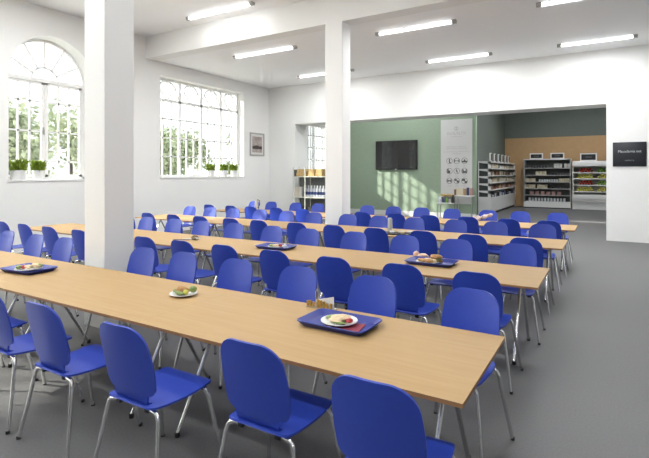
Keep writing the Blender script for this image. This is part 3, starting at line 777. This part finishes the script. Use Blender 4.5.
def fruits(z, x0, x1, m, what, r, label, group, nm):
    n = int((x1 - x0) / (2 * r)); 
    for lay in range(2):
        for k in range(n - lay):
            bm = bmesh.new(); blob(bm, (0, 0, 0), r, r, r * .95, .05, 2, rnd)
            tag(obj(nm, bm, M[m], None, 60, (x0 + r + 2 * r * k + lay * r, GY0 + .22 + lay * .05, z + r * .97 + lay * r * 1.62)), label, 'fruit', group)
for si, z in enumerate(GZ):
    m, what, x0 = fr[si]
    fruits(z, -1.12 if m == 'redfruit' else -1.22, -.54, m, what, .055, f'{what} fruit in the wide heap on the {shf[si]} shelf of the white display', f'{what} fruit on the {shf[si]} display shelf', 'fruit')
    m2, w2 = ('lime', 'green') if si % 2 else ('yellow', 'yellow green')
    fruits(z, -.40, .30, m2, w2, .055, f'{w2} fruit in the right-hand heap on the {shf[si]} shelf of the white display', f'{w2} fruit at the right of the {shf[si]} display shelf', 'fruit')
for k, x in enumerate((-.75, -.45, .25)): pack('sandwich_pack', x, GY0 + .16, .581, .28, .2, .12, 'cream', f'low cream pack in the bottom tray of the white display, {["left", "middle", "right"][k]} of three', 'packet', 'packs in the bottom tray')
menu_board(-.75, 24.2, 2.20, .66, .35, 'larger black framed board standing on the white fruit display')

# ------------------------------------------------------------------ rack at the left of the shop opening
rk = thing('storage_rack', 'cream metal rack of bottles and boxes left of the rear column', 'rack', (0, 0, 0))
RX0, RX1, RY0, RY1 = -9.12, -7.45, 13.02, 13.40
for x in (RX0 + .03, -8.62, RX1 - .03):
    for y in (RY0 + .02, RY1 - .02):
        bm = bmesh.new(); tube(bm, [(x, y, 0), (x, y, 1.86)], .022, 8); obj('post', bm, M['post'], rk)
for z in (.20, .86, 1.55): obj('shelf', B(RX0, RY0, z - .03, RX1, RY1, z), M['post'], rk, 0)
obj('back_panel', B(RX0 + .02, RY1 + .001, .15, RX1, RY1 + .02, 1.78), M['midgrey'], rk, 0)
for k, (x, m, h, w, l) in enumerate(((-9.0, 'cream', .33, .13, 'cream box at the left end of the middle rack shelf'), (-8.86, 'pale', .33, .13, 'pale box second on the middle rack shelf'))):
    pack('storage_box', x, 13.20, .861, w, .2, h, m, l, 'box')
def bottle(x, y, z, h, label, group):
    t = thing('bottle', label, 'bottle', (x, y, z), 0, group)
    bm = bmesh.new(); lathe(bm, [(0, 0), (.05, 0), (.05, h * .65), (.03, h * .8), (.022, h * .92), (0, h * .92)], 12); obj('body', bm, M['bottle'], t, 50)
    bm = bmesh.new(); lathe(bm, [(.0515, h * .2), (.0515, h * .45)], 12); obj('body_label', bm, M['navy'], t, 50)
    bm = bmesh.new(); lathe(bm, [(.024, h * .9), (.024, h), (0, h)], 10); obj('cap', bm, M['white'], t, 50)
for k, x in enumerate((-8.70, -8.58, -8.46, -8.345, -8.23, -8.115, -8.00, -7.885)):
    bottle(x, 13.20, .861, .38, f'navy labelled pale bottle in the row on the middle rack shelf', 'bottles on the middle rack shelf')
for k, (x, z, w, l) in enumerate(((-8.84, 1.551, .32, 'lower golden carton at the left of the rack top'), (-8.83, 1.67, .29, 'upper golden carton at the left of the rack top'),
                                (-8.42, 1.551, .25, 'lower golden carton in the middle of the rack top'), (-8.43, 1.67, .22, 'upper golden carton in the middle of the rack top'),
                                (-8.12, 1.551, .24, 'lower golden carton at the right of the rack top'), (-8.11, 1.67, .21, 'upper golden carton at the right of the rack top'))):
    pack('carton', x, 13.20, z, w, .24, .118, 'gold', l, 'carton')
pack('storage_box', -7.75, 13.20, 1.551, .22, .26, .27, 'midgrey', 'grey box beside the golden cartons on the rack top', 'box')
pack('storage_box', -9.07, 13.20, 1.551, .05, .26, .22, 'midgrey', 'narrow grey file at the left end of the rack top', 'box')
for k, x in enumerate((-8.9, -8.4, -8.0)): pack('storage_box', x, 13.20, .201, .3, .26, .3, 'darkpack', f'dark box on the bottom rack shelf, {["left", "middle", "right"][k]} of three', 'box')

# ------------------------------------------------------------------ outdoors
struct('ground_yard', B(-60, -30, -.4, XL - .55, 60, -.25), M['paving'])
struct('ground_bounce_terrace', B(XR + .35, -30, -.4, 60, 60, -.25), M['paving'])  # unseen terrace added to bounce light through the right windows
for i, (a, b) in enumerate(RW): wide_window(f'window_{6 + i}', XR + .2, a, b, .15, 3.0, [a + .04, (2 * a + b) / 3, (a + 2 * b) / 3, b - .04], 3.0, [1.2, 2.1], fan=False, glass='glass')  # glazing of the added right-wall windows
def tree(x, y, h, r, label, seed, n=2600):
    rnd = random.Random(seed)
    t = thing('tree', label, 'tree', (x, y, -.25), 0, 'trees outside the windows')
    bm = bmesh.new(); tube(bm, [(0, 0, 0), (.05, .05, h * .4), (-.05, 0, h * .8)], .16, 8, r2=.05); obj('trunk', bm, M['bark'], t)
    bm = bmesh.new()
    cl = [(rnd.uniform(-r, r) * .6, rnd.uniform(-r, r) * .75, h * rnd.uniform(.30, .9), rnd.uniform(.35, .6) * r) for k in range(14)]
    for k in range(n):
        c = cl[k % len(cl)]; d = Vector((rnd.gauss(0, 1), rnd.gauss(0, 1), rnd.gauss(0, 1))).normalized() * c[3] * rnd.random() ** .4
        p = Vector(c[:3]) + d; a = Vector((rnd.gauss(0, 1), rnd.gauss(0, 1), rnd.gauss(0, 1))).normalized(); b = a.cross(Vector((rnd.gauss(0, 1), rnd.gauss(0, 1), 1))).normalized()
        l = rnd.uniform(.09, .18)
        bm.faces.new([bm.verts.new(p + a * l), bm.verts.new(p + b * l * .6), bm.verts.new(p - a * l), bm.verts.new(p - b * l * .6)])
    obj('crown', bm, M['treeleaf'], t, 0)
tree(-19.5, 8.6, 4.6, 1.7, 'tree outside the arched window, behind its left casement', 1)
tree(-21.5, 12.6, 5.4, 2.0, 'taller tree outside the arched window, behind its right casement', 2)
tree(-18.5, 15.0, 4.0, 1.6, 'tree outside the wide window, behind its left bay', 3)
tree(-21.5, 19.0, 4.4, 1.7, 'tree outside the wide window, behind its second bay', 4)
tree(-17.8, 21.6, 4.3, 1.5, 'tree outside the wide window, behind its right bays', 5)

# ------------------------------------------------------------------ light
w = bpy.data.worlds.new('daylight'); S.world = w; w.use_nodes = True
bg = w.node_tree.nodes['Background']; bg.inputs['Color'].default_value = (.93, .97, 1, 1); bg.inputs['Strength'].default_value = 2.2
sl = bpy.data.lights.new('sun', 'SUN'); sl.energy = 15; sl.angle = math.radians(1.3); sl.color = (1, .95, .86)
so = bpy.data.objects.new('sun', sl); COL.objects.link(so)
so.rotation_euler = Vector((2.0, 1.0, -1.24)).to_track_quat('-Z', 'Y').to_euler(); so.location = (-20, -10, 15)

# ------------------------------------------------------------------ camera
cam = bpy.data.cameras.new('camera'); co = bpy.data.objects.new('camera', cam); COL.objects.link(co)
cam.sensor_fit = 'HORIZONTAL'; cam.sensor_width = 36; cam.lens = 470.072 / 649 * 36
cam.shift_y = -(229 - 173.2241) / 649
co.location = (0, 0, 1.65); co.rotation_euler = (PI / 2, 0, .5426)
S.camera = co
S.view_settings.view_transform = 'Standard'; S.view_settings.look = 'None'; S.view_settings.gamma = 1; S.view_settings.exposure = 0.91
S.view_settings.use_curve_mapping = False
